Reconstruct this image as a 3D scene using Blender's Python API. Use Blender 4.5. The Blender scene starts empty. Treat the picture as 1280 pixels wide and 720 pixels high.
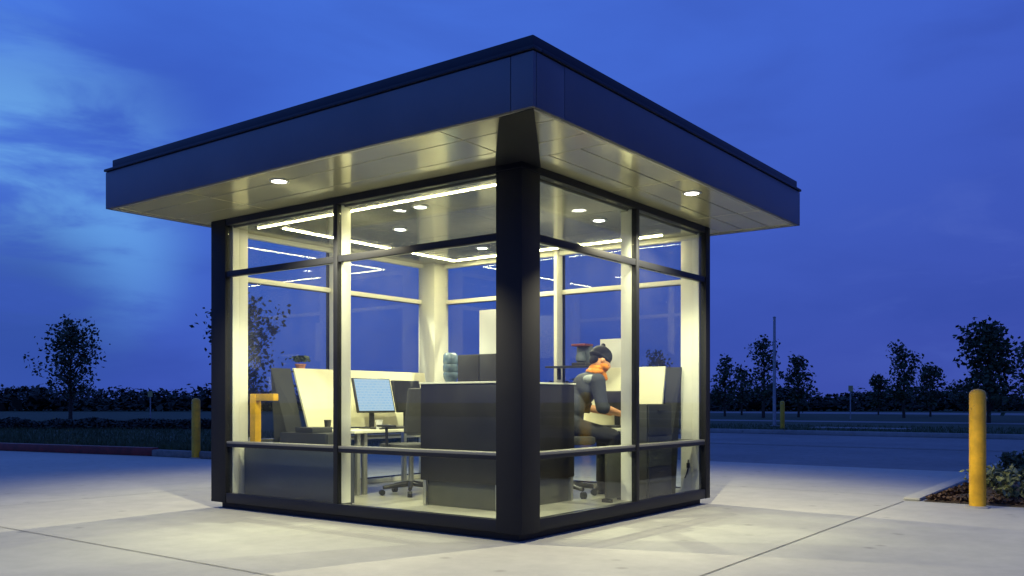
import bpy, bmesh, math, random
from mathutils import Vector, Matrix, noise
R = math.radians
rnd = random.Random(11)
sc = bpy.context.scene
COL = sc.collection

# ------------------------------------------------------------------ helpers
HOR = 502.0; F = 1131.0; CH = 1.0
FX, FY = 0.7995, 0.6007            # view direction on the ground
def ground(px, py, z=0.0):
    """ground-plane point seen at a pixel of the photograph (used once, to measure the place)"""
    d = F * (CH - z) / (py - HOR)
    return far(px, d)
def far(px, d):
    r = (px - 640) / F * d
    dd, rr = d - 6.39, r - 0.062
    return Vector((FX * dd + FY * rr, FY * dd - FX * rr, 0))

def tag(o, label, cat, group=None, kind=None):
    if label: o['label'] = label
    if cat: o['category'] = cat
    if group: o['group'] = group
    if kind: o['kind'] = kind
    return o
def empty(name, loc=(0, 0, 0), rz=0, label=None, cat=None, group=None):
    o = bpy.data.objects.new(name, None); COL.objects.link(o)
    o.location = loc; o.rotation_euler = (0, 0, rz); o.empty_display_size = 0.1
    tag(o, label, cat, group); return o
def copy_tree(o, parent=None):
    c = o.copy(); COL.objects.link(c); c.parent = parent
    for ch in o.children: copy_tree(ch, c)
    return c

class MB:
    def __init__(s): s.bm = bmesh.new()
    def _merge(s, b, mat=None, mi=0):
        if mat is not None: bmesh.ops.transform(b, matrix=mat, verts=b.verts)
        for f in b.faces: f.material_index = mi
        me = bpy.data.meshes.new('tmp'); b.to_mesh(me); b.free()
        s.bm.from_mesh(me); bpy.data.meshes.remove(me); return s
    def box(s, x0, x1, y0, y1, z0, z1, bev=0.0, mat=None, mi=0, seg=2):
        b = bmesh.new(); bmesh.ops.create_cube(b, size=1)
        bmesh.ops.scale(b, vec=(abs(x1 - x0), abs(y1 - y0), abs(z1 - z0)), verts=b.verts)
        bmesh.ops.translate(b, vec=((x0 + x1) / 2, (y0 + y1) / 2, (z0 + z1) / 2), verts=b.verts)
        if bev > 0: bmesh.ops.bevel(b, geom=b.edges[:], offset=bev, segments=seg, affect='EDGES', profile=0.6)
        return s._merge(b, mat, mi)
    def cyl(s, p0, p1, r0, r1=None, n=16, mi=0, caps=True):
        p0, p1 = Vector(p0), Vector(p1); r1 = r0 if r1 is None else r1
        b = bmesh.new(); L = (p1 - p0).length
        if L < 1e-6: b.free(); return s
        bmesh.ops.create_cone(b, cap_ends=caps, segments=n, radius1=r0, radius2=r1, depth=L)
        q = Vector((0, 0, 1)).rotation_difference(p1 - p0).to_matrix().to_4x4()
        return s._merge(b, Matrix.Translation((p0 + p1) / 2) @ q, mi)
    def tube(s, pts, rs, n=10, mi=0, ball=True):
        for i in range(len(pts) - 1):
            s.cyl(pts[i], pts[i + 1], rs[i], rs[i + 1], n, mi)
            if ball and i > 0: s.ball(pts[i], (rs[i],) * 3, n=n, mi=mi)
        return s
    def ball(s, c, r, n=12, mi=0, rot=None):
        b = bmesh.new(); bmesh.ops.create_uvsphere(b, u_segments=max(n, 8), v_segments=max(n * 2 // 3, 6), radius=1)
        m = Matrix.Translation(Vector(c)) @ (rot.to_4x4() if rot else Matrix.Identity(4)) @ Matrix.Diagonal((r[0], r[1], r[2], 1))
        return s._merge(b, m, mi)
    def lathe(s, prof, n=24, c=(0, 0, 0), mi=0):
        b = bmesh.new(); rings = []
        for r, z in prof:
            rings.append([b.verts.new((c[0] + r * math.cos(2 * math.pi * k / n), c[1] + r * math.sin(2 * math.pi * k / n), c[2] + z)) for k in range(n)])
        for a, d in zip(rings, rings[1:]):
            for k in range(n): b.faces.new((a[k], a[(k + 1) % n], d[(k + 1) % n], d[k]))
        b.faces.new(rings[0][::-1]); b.faces.new(rings[-1])
        return s._merge(b, None, mi)
    def prism(s, pts, z0, z1, mi=0):
        b = bmesh.new()
        lo = [b.verts.new((p[0], p[1], z0)) for p in pts]; hi = [b.verts.new((p[0], p[1], z1)) for p in pts]
        b.faces.new(hi); b.faces.new(lo[::-1]); n = len(pts)
        for i in range(n): b.faces.new((lo[i], lo[(i + 1) % n], hi[(i + 1) % n], hi[i]))
        bmesh.ops.recalc_face_normals(b, faces=b.faces[:])
        return s._merge(b, None, mi)
    def build(s, name, mats, parent=None, smooth=False, label=None, loc=None):
        me = bpy.data.meshes.new(name); s.bm.to_mesh(me); s.bm.free()
        for m in (mats if isinstance(mats, (list, tuple)) else [mats]): me.materials.append(m)
        if smooth:
            for p in me.polygons: p.use_smooth = True
            me.set_sharp_from_angle(angle=R(38))
        o = bpy.data.objects.new(name, me); COL.objects.link(o)
        if parent: o.parent = parent
        if loc: o.location = loc
        if label: o['label'] = label
        return o

# ------------------------------------------------------------------ materials
def N(nt, t, **kw):
    n = nt.nodes.new(t)
    for k, v in kw.items():
        if k in n.inputs: n.inputs[k].default_value = v
        else: setattr(n, k, v)
    return n
def mat(name, col, rough=0.5, metal=0.0, var=0.0, scale=8.0, bump=0.0, bscale=60.0, col2=None, spec=0.5, rvar=0.0, detail=5.0, coat=0.0):
    m = bpy.data.materials.new(name); m.use_nodes = True; nt = m.node_tree
    p = nt.nodes['Principled BSDF']
    p.inputs['Roughness'].default_value = rough; p.inputs['Metallic'].default_value = metal
    p.inputs['Specular IOR Level'].default_value = spec; p.inputs['Coat Weight'].default_value = coat
    c1 = (*col, 1); p.inputs['Base Color'].default_value = c1
    tc = N(nt, 'ShaderNodeTexCoord')
    if var > 0 or col2:
        nz = N(nt, 'ShaderNodeTexNoise', Scale=scale, Detail=detail, Roughness=0.6); nt.links.new(tc.outputs['Object'], nz.inputs['Vector'])
        rp = N(nt, 'ShaderNodeValToRGB'); e = rp.color_ramp.elements
        e[0].position = 0.32; e[1].position = 0.68
        c2 = col2 if col2 else tuple(min(1, c * (1 + var)) for c in col)
        c0 = col if col2 else tuple(c * (1 - var) for c in col)
        e[0].color = (*c0, 1); e[1].color = (*c2, 1)
        nt.links.new(nz.outputs['Fac'], rp.inputs['Fac']); nt.links.new(rp.outputs['Color'], p.inputs['Base Color'])
        if rvar > 0:
            mr = N(nt, 'ShaderNodeMapRange'); mr.inputs['To Min'].default_value = rough - rvar; mr.inputs['To Max'].default_value = rough + rvar
            nt.links.new(nz.outputs['Fac'], mr.inputs['Value']); nt.links.new(mr.outputs['Result'], p.inputs['Roughness'])
    if bump > 0:
        nb = N(nt, 'ShaderNodeTexNoise', Scale=bscale, Detail=4.0); nt.links.new(tc.outputs['Object'], nb.inputs['Vector'])
        b = N(nt, 'ShaderNodeBump', Strength=bump, Distance=0.01); nt.links.new(nb.outputs['Fac'], b.inputs['Height'])
        nt.links.new(b.outputs['Normal'], p.inputs['Normal'])
    return m
def emit(name, col, s):
    m = bpy.data.materials.new(name); m.use_nodes = True; nt = m.node_tree; nt.nodes.clear()
    e = N(nt, 'ShaderNodeEmission', Color=(*col, 1), Strength=s); o = N(nt, 'ShaderNodeOutputMaterial')
    nt.links.new(e.outputs[0], o.inputs[0]); return m
def glass(name, tint=(0.93, 0.96, 0.95), f0=0.03):
    m = bpy.data.materials.new(name); m.use_nodes = True; nt = m.node_tree; nt.nodes.clear()
    t = N(nt, 'ShaderNodeBsdfTransparent', Color=(*tint, 1)); g = N(nt, 'ShaderNodeBsdfGlossy', Roughness=0.015)
    lw = N(nt, 'ShaderNodeLayerWeight', Blend=0.5)
    pw = N(nt, 'ShaderNodeMath', operation='POWER'); pw.inputs[1].default_value = 5.0
    ml = N(nt, 'ShaderNodeMath', operation='MULTIPLY_ADD'); ml.inputs[1].default_value = 1 - f0; ml.inputs[2].default_value = f0
    mx = N(nt, 'ShaderNodeMixShader'); o = N(nt, 'ShaderNodeOutputMaterial')
    nt.links.new(lw.outputs['Facing'], pw.inputs[0]); nt.links.new(pw.outputs[0], ml.inputs[0]); nt.links.new(ml.outputs[0], mx.inputs[0])
    df = N(nt, 'ShaderNodeBsdfDiffuse', Color=(.6, .6, .55, 1)); tc = N(nt, 'ShaderNodeTexCoord'); nz = N(nt, 'ShaderNodeTexNoise', Scale=3.0, Detail=8.0, Roughness=.7)
    r2 = N(nt, 'ShaderNodeMapRange'); r2.inputs['From Min'].default_value = .35; r2.inputs['From Max'].default_value = .75; r2.inputs['To Min'].default_value = .002; r2.inputs['To Max'].default_value = .014
    m2 = N(nt, 'ShaderNodeMixShader'); nt.links.new(tc.outputs['Object'], nz.inputs['Vector']); nt.links.new(nz.outputs['Fac'], r2.inputs['Value']); nt.links.new(r2.outputs['Result'], m2.inputs[0])
    nt.links.new(t.outputs[0], m2.inputs[1]); nt.links.new(df.outputs[0], m2.inputs[2])
    nt.links.new(m2.outputs[0], mx.inputs[1]); nt.links.new(g.outputs[0], mx.inputs[2]); nt.links.new(mx.outputs[0], o.inputs[0])
    return m

def concrete(name, c_lo, c_hi, spots=0.35):
    m = bpy.data.materials.new(name); m.use_nodes = True; nt = m.node_tree; p = nt.nodes['Principled BSDF']
    tc = N(nt, 'ShaderNodeTexCoord')
    big = N(nt, 'ShaderNodeTexNoise', Scale=0.45, Detail=6.0, Roughness=0.62); mid = N(nt, 'ShaderNodeTexNoise', Scale=5.0, Detail=8.0, Roughness=0.7)
    fine = N(nt, 'ShaderNodeTexNoise', Scale=90.0, Detail=3.0)
    for n in (big, mid, fine): nt.links.new(tc.outputs['Object'], n.inputs['Vector'])
    a = N(nt, 'ShaderNodeMath', operation='MULTIPLY_ADD'); a.inputs[1].default_value = 0.5
    nt.links.new(big.outputs['Fac'], a.inputs[0])
    b = N(nt, 'ShaderNodeMath', operation='MULTIPLY'); b.inputs[1].default_value = 0.5
    nt.links.new(mid.outputs['Fac'], b.inputs[0]); nt.links.new(b.outputs[0], a.inputs[2])
    rp = N(nt, 'ShaderNodeValToRGB'); e = rp.color_ramp.elements; e[0].position = 0.36; e[1].position = 0.62
    e[0].color = (*c_lo, 1); e[1].color = (*c_hi, 1); nt.links.new(a.outputs[0], rp.inputs['Fac'])
    # dark drip spots and stains
    vo = N(nt, 'ShaderNodeTexVoronoi', Scale=2.3); nt.links.new(tc.outputs['Object'], vo.inputs['Vector'])
    sp = N(nt, 'ShaderNodeMapRange'); sp.inputs['From Min'].default_value = 0.02; sp.inputs['From Max'].default_value = 0.12
    sp.inputs['To Min'].default_value = 1 - spots; sp.inputs['To Max'].default_value = 1.0; nt.links.new(vo.outputs['Distance'], sp.inputs['Value'])
    mm = N(nt, 'ShaderNodeVectorMath', operation='SCALE'); nt.links.new(rp.outputs['Color'], mm.inputs[0]); nt.links.new(sp.outputs['Result'], mm.inputs['Scale'])
    nt.links.new(mm.outputs[0], p.inputs['Base Color'])
    p.inputs['Roughness'].default_value = 0.8; p.inputs['Specular IOR Level'].default_value = 0.35
    bp = N(nt, 'ShaderNodeBump', Strength=0.35, Distance=0.004); nt.links.new(fine.outputs['Fac'], bp.inputs['Height']); nt.links.new(bp.outputs['Normal'], p.inputs['Normal'])
    return m

M = {}
M['concrete'] = concrete('concrete', (0.36, 0.355, 0.31), (0.45, 0.44, 0.385))
M['drive'] = concrete('drive_concrete', (0.17, 0.165, 0.16), (0.25, 0.245, 0.235), 0.5)
M['kerb'] = concrete('kerb_concrete', (0.22, 0.215, 0.2), (0.34, 0.33, 0.31))
M['joint'] = mat('joint_sealant', (0.17, 0.165, 0.145), 0.8, var=0.3)
M['redkerb'] = mat('red_kerb_paint', (0.16, 0.016, 0.012), 0.55, var=0.35, scale=5, bump=0.3)
M['soil'] = mat('soil', (0.03, 0.022, 0.016), 0.95, col2=(0.07, 0.045, 0.03), scale=14, bump=0.8, bscale=30)
M['chip'] = mat('bark_chip', (0.055, 0.03, 0.018), 0.9, col2=(0.13, 0.075, 0.045), scale=9)
M['lawn'] = mat('lawn_ground', (0.022, 0.04, 0.014), 0.95, col2=(0.05, 0.07, 0.025), scale=0.8, bump=0.6, bscale=12)
M['grass'] = mat('grass_blades', (0.03, 0.06, 0.018), 0.7, col2=(0.075, 0.1, 0.035), scale=0.9)
M['leaf'] = mat('leaf_green', (0.022, 0.04, 0.016), 0.6, col2=(0.055, 0.08, 0.03), scale=2.2)
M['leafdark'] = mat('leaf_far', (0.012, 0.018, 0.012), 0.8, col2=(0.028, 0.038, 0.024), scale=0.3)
M['leafpale'] = mat('leaf_pale', (0.06, 0.09, 0.03), 0.5, col2=(0.28, 0.29, 0.13), scale=26)
M['bark'] = mat('bark', (0.05, 0.038, 0.028), 0.9, var=0.35, scale=14, bump=0.6, bscale=25)
M['frame'] = mat('anodised_frame', (0.010, 0.011, 0.015), 0.5, 0.0, spec=0.3, var=0.15, scale=3, rvar=0.06)
M['column'] = mat('column_cladding', (0.009, 0.010, 0.014), 0.6, 0.0, spec=0.22, var=0.12, scale=2.5, rvar=0.08)
M['plinth'] = mat('plinth_black', (0.008, 0.008, 0.01), 0.7, var=0.2)
M['inner'] = mat('inner_frame_cream', (0.78, 0.765, 0.64), 0.45, var=0.04, scale=2)
M['fascia'] = mat('fascia_panel', (0.115, 0.118, 0.135), 0.40, 0.55, var=0.10, scale=1.4, rvar=0.07, bump=0.04, bscale=2.2)
M['coping'] = mat('coping_metal', (0.018, 0.022, 0.034), 0.5, 0.4, var=0.15, scale=2)
M['soffit'] = mat('soffit_panel', (0.84, 0.79, 0.51), 0.14, 0.52, var=0.07, scale=1.3, rvar=0.05, bump=0.05, bscale=3)
M['gap'] = mat('panel_gap', (0.03, 0.03, 0.028), 0.8)
M['trim'] = mat('soffit_trim', (0.5, 0.49, 0.42), 0.35, 0.5)
M['ceil'] = mat('ceiling_panel', (0.46, 0.45, 0.36), 0.17, 0.55, var=0.06, scale=1.5, rvar=0.05)
M['floor'] = mat('kiosk_floor', (0.40, 0.39, 0.31), 0.35, var=0.14, scale=4, rvar=0.08)
M['glass'] = glass('window_glass')
M['led'] = emit('led_strip', (1.0, 0.88, 0.45), 95.0)
M['ledfront'] = emit('led_strip_front', (1.0, 0.88, 0.45), 60.0)
M['ledhead'] = emit('led_head', (1.0, 0.88, 0.43), 11.0)
M['lamp'] = emit('downlight_lens', (1.0, 0.97, 0.84), 45.0)
M['lampring'] = mat('downlight_ring', (0.6, 0.6, 0.55), 0.3, 0.6)
M['yellow'] = mat('bollard_yellow', (0.66, 0.36, 0.010), 0.45, var=0.28, scale=5, bump=0.15, bscale=18, rvar=0.1)
M['galv'] = mat('galvanised', (0.33, 0.34, 0.35), 0.5, 0.5, var=0.15)
M['desk'] = mat('desk_laminate', (0.74, 0.72, 0.54), 0.4, var=0.04, scale=6)
M['screenp'] = mat('cream_screen', (0.70, 0.67, 0.46), 0.7, var=0.04, scale=5, bump=0.1, bscale=300)
M['darkp'] = mat('dark_panel', (0.013, 0.011, 0.008), 0.42, var=0.25, scale=2.2, rvar=0.1)
M['greyp'] = mat('grey_panel', (0.026, 0.028, 0.029), 0.6, var=0.12, scale=4)
M['bluepanel'] = mat('blue_grey_panel', (0.06, 0.07, 0.095), 0.45, var=0.1, scale=3)
M['floorshade'] = mat('shaded_floor_panel', (0.085, 0.085, 0.06), 0.5, var=0.1)
M['ledge'] = mat('lit_edge_tone', (0.24, 0.235, 0.19), 0.4, 0.2)
M['edge'] = mat('counter_edge', (0.55, 0.54, 0.45), 0.4)
M['plastic'] = mat('black_plastic', (0.018, 0.018, 0.018), 0.4, var=0.2, scale=10)
M['fabric'] = mat('chair_fabric', (0.045, 0.045, 0.042), 0.9, var=0.25, scale=60, bump=0.3, bscale=350)
M['steel'] = mat('steel_leg', (0.5, 0.5, 0.46), 0.3, 0.7)
M['white'] = mat('white_laminate', (0.56, 0.56, 0.53), 0.4, var=0.03)
M['paper'] = mat('paper', (0.78, 0.77, 0.70), 0.8)
M['key'] = mat('keycap', (0.14, 0.14, 0.135), 0.5)
M['jug'] = mat('jug_blue', (0.10, 0.14, 0.18), 0.12, var=0.25, scale=18)
M['red'] = mat('red_plastic', (0.16, 0.03, 0.04), 0.4)
M['bluegrey'] = mat('blue_grey_plastic', (0.09, 0.11, 0.13), 0.4, var=0.1)
M['terracotta'] = mat('terracotta', (0.36, 0.15, 0.10), 0.8, var=0.15)
M['skin'] = mat('skin', (0.62, 0.29, 0.13), 0.5, var=0.08, scale=20)
M['jacket'] = mat('jacket_cloth', (0.030, 0.034, 0.046), 0.85, var=0.25, scale=9, bump=0.5, bscale=22)
M['yoke'] = mat('jacket_yoke', (0.19, 0.21, 0.21), 0.8, var=0.15, scale=9)
M['trousers'] = mat('trouser_cloth', (0.025, 0.025, 0.03), 0.9, var=0.2, scale=12, bump=0.3, bscale=30)
M['cap'] = mat('cap_knit', (0.010, 0.011, 0.018), 0.85, var=0.3, scale=80, bump=0.5, bscale=160)
M['lit_face_wrap'] = mat('lit_face_orange', (0.62, 0.19, 0.010), 0.75, var=0.25, scale=22, bump=0.4, bscale=60)
M['shoe'] = mat('shoe_leather', (0.02, 0.018, 0.016), 0.45)
M['signface'] = mat('sign_yellow', (0.5, 0.42, 0.16), 0.5, var=0.1)
def chip_paint(m):
    nt = m.node_tree; p = nt.nodes['Principled BSDF']; src = p.inputs['Base Color'].links[0].from_socket
    tc = N(nt, 'ShaderNodeTexCoord'); mp = N(nt, 'ShaderNodeMapping'); mp.inputs['Scale'].default_value = (1, 1, .55); n = N(nt, 'ShaderNodeTexNoise', Scale=26.0, Detail=6.0, Roughness=.7)
    nt.links.new(tc.outputs['Object'], mp.inputs[0]); nt.links.new(mp.outputs[0], n.inputs['Vector'])
    r = N(nt, 'ShaderNodeMapRange'); r.inputs['From Min'].default_value = .66; r.inputs['From Max'].default_value = .70; nt.links.new(n.outputs['Fac'], r.inputs['Value'])
    x = N(nt, 'ShaderNodeMix', data_type='RGBA'); x.inputs[7].default_value = (.12, .07, .03, 1); nt.links.new(r.outputs['Result'], x.inputs[0]); nt.links.new(src, x.inputs[6]); nt.links.new(x.outputs[2], p.inputs['Base Color'])
chip_paint(M['yellow'])
# monitor picture: pale blue window with slightly darker lines
def screen_mat():
    m = bpy.data.materials.new('lit_display'); m.use_nodes = True; nt = m.node_tree; nt.nodes.clear()
    tc = N(nt, 'ShaderNodeTexCoord'); br = N(nt, 'ShaderNodeTexBrick', Scale=9.0)
    br.inputs['Color1'].default_value = (0.45, 0.72, 1, 1); br.inputs['Color2'].default_value = (0.55, 0.78, 1, 1); br.inputs['Mortar'].default_value = (0.62, 0.83, 1, 1)
    br.inputs['Mortar Size'].default_value = 0.06
    mp = N(nt, 'ShaderNodeMapping'); mp.inputs['Rotation'].default_value = (R(90), 0, 0)
    nt.links.new(tc.outputs['Object'], mp.inputs['Vector']); nt.links.new(mp.outputs['Vector'], br.inputs['Vector'])
    e = N(nt, 'ShaderNodeEmission', Strength=0.85); o = N(nt, 'ShaderNodeOutputMaterial')
    nt.links.new(br.outputs['Color'], e.inputs['Color']); nt.links.new(e.outputs[0], o.inputs[0]); return m
M['display'] = screen_mat()

# ------------------------------------------------------------------ world: dusk sky with soft cloud
def world():
    w = bpy.data.worlds.new('World'); sc.world = w; w.use_nodes = True; nt = w.node_tree; nt.nodes.clear()
    L = nt.links.new
    tc = N(nt, 'ShaderNodeTexCoord'); D = tc.outputs['Generated']
    def dot(v, src=D):
        n = N(nt, 'ShaderNodeVectorMath', operation='DOT_PRODUCT'); n.inputs[1].default_value = v; L(src, n.inputs[0]); return n.outputs['Value']
    def mr(src, a, b, c=0.0, d=1.0, smooth=True):
        n = N(nt, 'ShaderNodeMapRange'); n.interpolation_type = 'SMOOTHSTEP' if smooth else 'LINEAR'
        for k, v in zip(('From Min', 'From Max', 'To Min', 'To Max'), (a, b, c, d)): n.inputs[k].default_value = v
        L(src, n.inputs['Value']); return n.outputs['Result']
    def mul(a, b):
        n = N(nt, 'ShaderNodeMath', operation='MULTIPLY')
        for i, x in enumerate((a, b)):
            if isinstance(x, float): n.inputs[i].default_value = x
            else: L(x, n.inputs[i])
        return n.outputs[0]
    def mix(f, a, b):
        n = N(nt, 'ShaderNodeMix', data_type='RGBA'); L(f, n.inputs[0])
        for i, x in ((6, a), (7, b)):
            if isinstance(x, tuple): n.inputs[i].default_value = (*x, 1)
            else: L(x, n.inputs[i])
        return n.outputs[2]
    z = dot((0, 0, 1)); left = dot((-FY, FX, 0))
    lr = mr(left, -0.55, 0.55, smooth=False)
    hor = mix(lr, (0.050, 0.080, 0.42), (0.054, 0.112, 0.55))
    top = mix(lr, (0.056, 0.125, 0.63), (0.076, 0.225, 0.90))
    base = mix(mr(z, 0.0, 0.36, smooth=False), hor, top)
    up = mix(mr(z, 0.42, 1.0), base, (0.05, 0.13, 0.55))
    # stretched cloud noise in direction space
    mp = N(nt, 'ShaderNodeMapping'); mp.inputs['Scale'].default_value = (1.0, 1.0, 3.4); mp.inputs['Rotation'].default_value = (0.10, 0.16, 0)
    L(D, mp.inputs['Vector'])
    n1 = N(nt, 'ShaderNodeTexNoise', Scale=2.6, Detail=5.0, Roughness=0.5, Distortion=0.5); L(mp.outputs['Vector'], n1.inputs['Vector'])
    n2 = N(nt, 'ShaderNodeTexNoise', Scale=5.5, Detail=6.0, Roughness=0.55, Distortion=0.3); L(mp.outputs['Vector'], n2.inputs['Vector'])
    def around(px, py, r0, r1):
        v = Vector((FX, FY, 0)) + Vector((FY, -FX, 0)) * ((px - 640) / F) + Vector((0, 0, (HOR - py) / F)); v.normalize()
        d = N(nt, 'ShaderNodeVectorMath', operation='DISTANCE'); L(D, d.inputs[0]); d.inputs[1].default_value = v
        return mr(d.outputs['Value'], r0, r1, 1.0, 0.0)
    # dark cloud streaks
    c = mix(mul(mr(n1.outputs['Fac'], 0.42, 0.70), mr(z, 0.55, 0.05, 0.22, 0.62)), up, (0.036, 0.078, 0.42))
    c = mix(mul(around(230, 130, 0.02, 0.24), mr(n1.outputs['Fac'], 0.3, 0.6, 0.55, 0.85)), c, (0.045, 0.12, 0.60))
    # bright afterglow clouds on the left
    bright = mul(around(5, 235, 0.02, 0.22), mr(n2.outputs['Fac'], 0.36, 0.60, 0.06, 1.0))
    c = mix(mul(bright, 0.85), c, (0.19, 0.50, 0.95))
    b2 = mul(around(115, 318, 0.0, 0.11), mr(n2.outputs['Fac'], 0.38, 0.58, 0.1, 1.0))
    c = mix(mul(b2, 0.7), c, (0.15, 0.42, 0.95))
    c = mix(mul(around(20, 400, 0.03, 0.15), mr(n2.outputs['Fac'], 0.25, 0.55, 0.45, 0.9)), c, (0.034, 0.082, 0.42))
    # faint pale streaks low on the right
    b3 = mul(around(1200, 345, 0.0, 0.20), mr(n2.outputs['Fac'], 0.44, 0.60, 0.0, 1.0))
    c = mix(mul(b3, 0.45), c, (0.085, 0.15, 0.60))
    bg = N(nt, 'ShaderNodeBackground', Strength=0.89); L(c, bg.inputs['Color'])
    o = N(nt, 'ShaderNodeOutputWorld'); L(bg.outputs[0], o.inputs[0])
world()

# ------------------------------------------------------------------ ground
def sheet(name, pts, z, m, label):
    me = bpy.data.meshes.new(name); me.from_pydata([(p[0], p[1], z) for p in pts], [], [list(range(len(pts)))])
    me.materials.append(m); o = bpy.data.objects.new(name, me); COL.objects.link(o)
    if me.polygons[0].normal.z < 0: me.flip_normals()
    o['kind'] = 'structure'; o['label'] = label; return o
sheet('ground', [(-500, -500), (900, -500), (900, 900), (-500, 900)], -0.03, M['lawn'], 'dark grassy ground reaching the horizon')
kerbline = [(9.2, 4.30), (11.45, 4.15), (15.7, 3.35), (24, 1.6), (36, -1.0), (60, -7.0)]      # (Y, X)
pav = [(-40, -60), (9.0, -60), (9.0, 9.0), (4.25, 9.0)] + [(x, y) for y, x in kerbline] + [(-40, 60)]
sheet('pavement', pav, 0.0, M['concrete'], 'pale concrete apron around the glass kiosk')
sheet('driveway', [(9.0, -60), (22.0, -60), (22.0, 9.0), (9.0, 9.0)], 0.0, M['drive'], 'darker concrete drive beyond the apron')
def strip(a, b, w):
    a, b = Vector(a), Vector(b); d = (b - a).normalized(); n = Vector((-d.y, d.x)) * w / 2
    return [a - n, b - n, b + n, a + n]
def strips(name, segs, z, m, label):
    vs, fs = [], []
    for a, b, w in segs:
        i = len(vs); vs += [(p.x, p.y, z) for p in strip(a, b, w)]; fs.append((i, i + 1, i + 2, i + 3))
    me = bpy.data.meshes.new(name); me.from_pydata(vs, [], fs); me.materials.append(m)
    o = bpy.data.objects.new(name, me); COL.objects.link(o); o['kind'] = 'structure'; o['label'] = label
jw = 0.010
strips('pavement_joints', [((-1.83, -30), (-1.83, 40), jw), ((-14, -1.56), (-1.838, -1.56), jw), ((-1.822, -1.56), (4.45, -1.48), jw),
        ((4.95, -1.40), (4.95, 8.9), jw), ((-6.3, -30), (-6.3, -1.57), jw), ((-6.3, -1.55), (-6.3, 40), jw), ((-14, 5.3), (-6.31, 5.3), jw), ((-6.29, 5.3), (-1.838, 5.3), jw), ((-1.822, 5.3), (4.94, 5.3), jw)],
       0.004, M['joint'], 'sealed joints between the concrete slabs')
strips('gutter', [((15.35, -1.4), (15.1, 8.9), 0.42), ((14.4, -1.45), (14.4, -1.2), 0.1)], 0.004, M['joint'], 'dark drainage gutter across the drive')
# lawns raised behind kerbs
lawn_pts = [(4.45, 9.2)] + [(x + 0.16, y) for y, x in kerbline[1:]] + [(-7, 400), (600, 400), (600, -400), (22.2, -400), (22.2, 9.2)]
o = MB().prism(lawn_pts, -0.02, 0.10).build('lawn', M['lawn']); tag(o, 'dark lawn beyond the kerbs', None, kind='structure')
def kerb(name, pts, h, w, m, label):
    mb = MB()
    for (x0, y0), (x1, y1) in zip(pts, pts[1:]):
        L = math.hypot(x1 - x0, y1 - y0)
        mb.box(0, L + 0.002, -w / 2, w / 2, 0.0, h, 0.02, Matrix.Translation((x0, y0, 0)) @ Matrix.Rotation(math.atan2(y1 - y0, x1 - x0), 4, 'Z'))
    o = mb.build(name, m, smooth=True); tag(o, label, None, kind='structure'); return o
kl = [(x + 0.07, y) for y, x in kerbline]
kerb('red_kerb', kl[1:], 0.155, 0.17, M['redkerb'], 'red painted fire lane kerb at the lawn edge')
kerb('kerb', [(22.0, 8.9), (4.45, 9.12), kl[1]], 0.12, 0.17, M['joint'], 'plain concrete kerb behind the kiosk')
kerb('kerb', [(22.1, -80), (22.1, 8.95)], 0.13, 0.18, M['kerb'], 'concrete kerb of the lawn across the drive')
a = ground(1035, 541.5); b = ground(1105, 543.5)
o = MB().box(-1.5, 1.5, -0.5, 0.5, 0.10, 0.135, 0.01, Matrix.Translation((a + b) / 2 + Vector((2.2, 0.5, 0))) @ Matrix.Rotation(R(90), 4, 'Z')).build('utility_slab', M['kerb'])
tag(o, 'small concrete slab set in the lawn edge across the drive', 'slab', kind='structure')
# a far road seen as a pale line
sheet('far_road', [(62, -300), (74, -300), (74, 300), (62, 300)], 0.104, M['drive'], 'far road crossing behind the lawn')
sheet('far_path', [(40, -120), (43.5, -120), (37, 20), (34.5, 20)], 0.104, M['drive'], 'paved path crossing the lawn on the right')

# planting bed on the right
bx0, by1 = 4.56, -1.52
def bed():
    mb = MB(); nx, ny = 60, 60; b = bmesh.new(); g = {}
    for i in range(nx + 1):
        for j in range(ny + 1):
            x = bx0 + 0.0 + 9.0 * i / nx; y = by1 - 0.12 - 9.0 * j / ny
            e = min(i, j, nx - i, ny - j) / 3.0
            z = 0.02 + 0.09 * min(1, e) + 0.05 * noise.noise(Vector((x * 2.1, y * 2.1, 0))) + 0.02 * noise.noise(Vector((x * 9, y * 9, 3)))
            if e == 0: z = 0.006
            g[i, j] = b.verts.new((x, y, max(0.006, z)))
    for i in range(nx):
        for j in range(ny): b.faces.new((g[i, j], g[i, j + 1], g[i + 1, j + 1], g[i + 1, j]))
    mb._merge(b); o = mb.build('planting_bed', M['soil'], smooth=False); tag(o, 'mulched soil of the planting bed', None, kind='structure')
    for p in o.data.polygons: p.use_smooth = True
    # bark chips
    vs, fs = [], []
    for k in range(9000):
        x = bx0 + 0.03 + rnd.random() ** 1.5 * 5; y = by1 - 0.15 - rnd.random() ** 1.5 * 5
        z = 0.075 + 0.045 * noise.noise(Vector((x * 2.1, y * 2.1, 0))) if min(x - bx0, by1 - y) > 0.35 else 0.012 + 0.17 * min(x - bx0, by1 - 0.12 - y)
        c = Vector((x, y, z + 0.015)); s = rnd.uniform(0.012, 0.035)
        u = Vector((rnd.gauss(0, 1), rnd.gauss(0, 1), rnd.gauss(0, .5))).normalized() * s; v = u.cross(Vector((rnd.random(), rnd.random(), 1))).normalized() * s * 0.4
        i = len(vs); vs += [c - u - v, c + u - v, c + u + v, c - u + v]; fs.append((i, i + 1, i + 2, i + 3))
    me = bpy.data.meshes.new('bark_mulch'); me.from_pydata(vs, [], fs); me.materials.append(M['chip'])
    o = bpy.data.objects.new('bark_mulch', me); COL.objects.link(o); tag(o, 'brown bark mulch scattered over the planting bed', 'mulch', kind='stuff')
bed()
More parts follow.
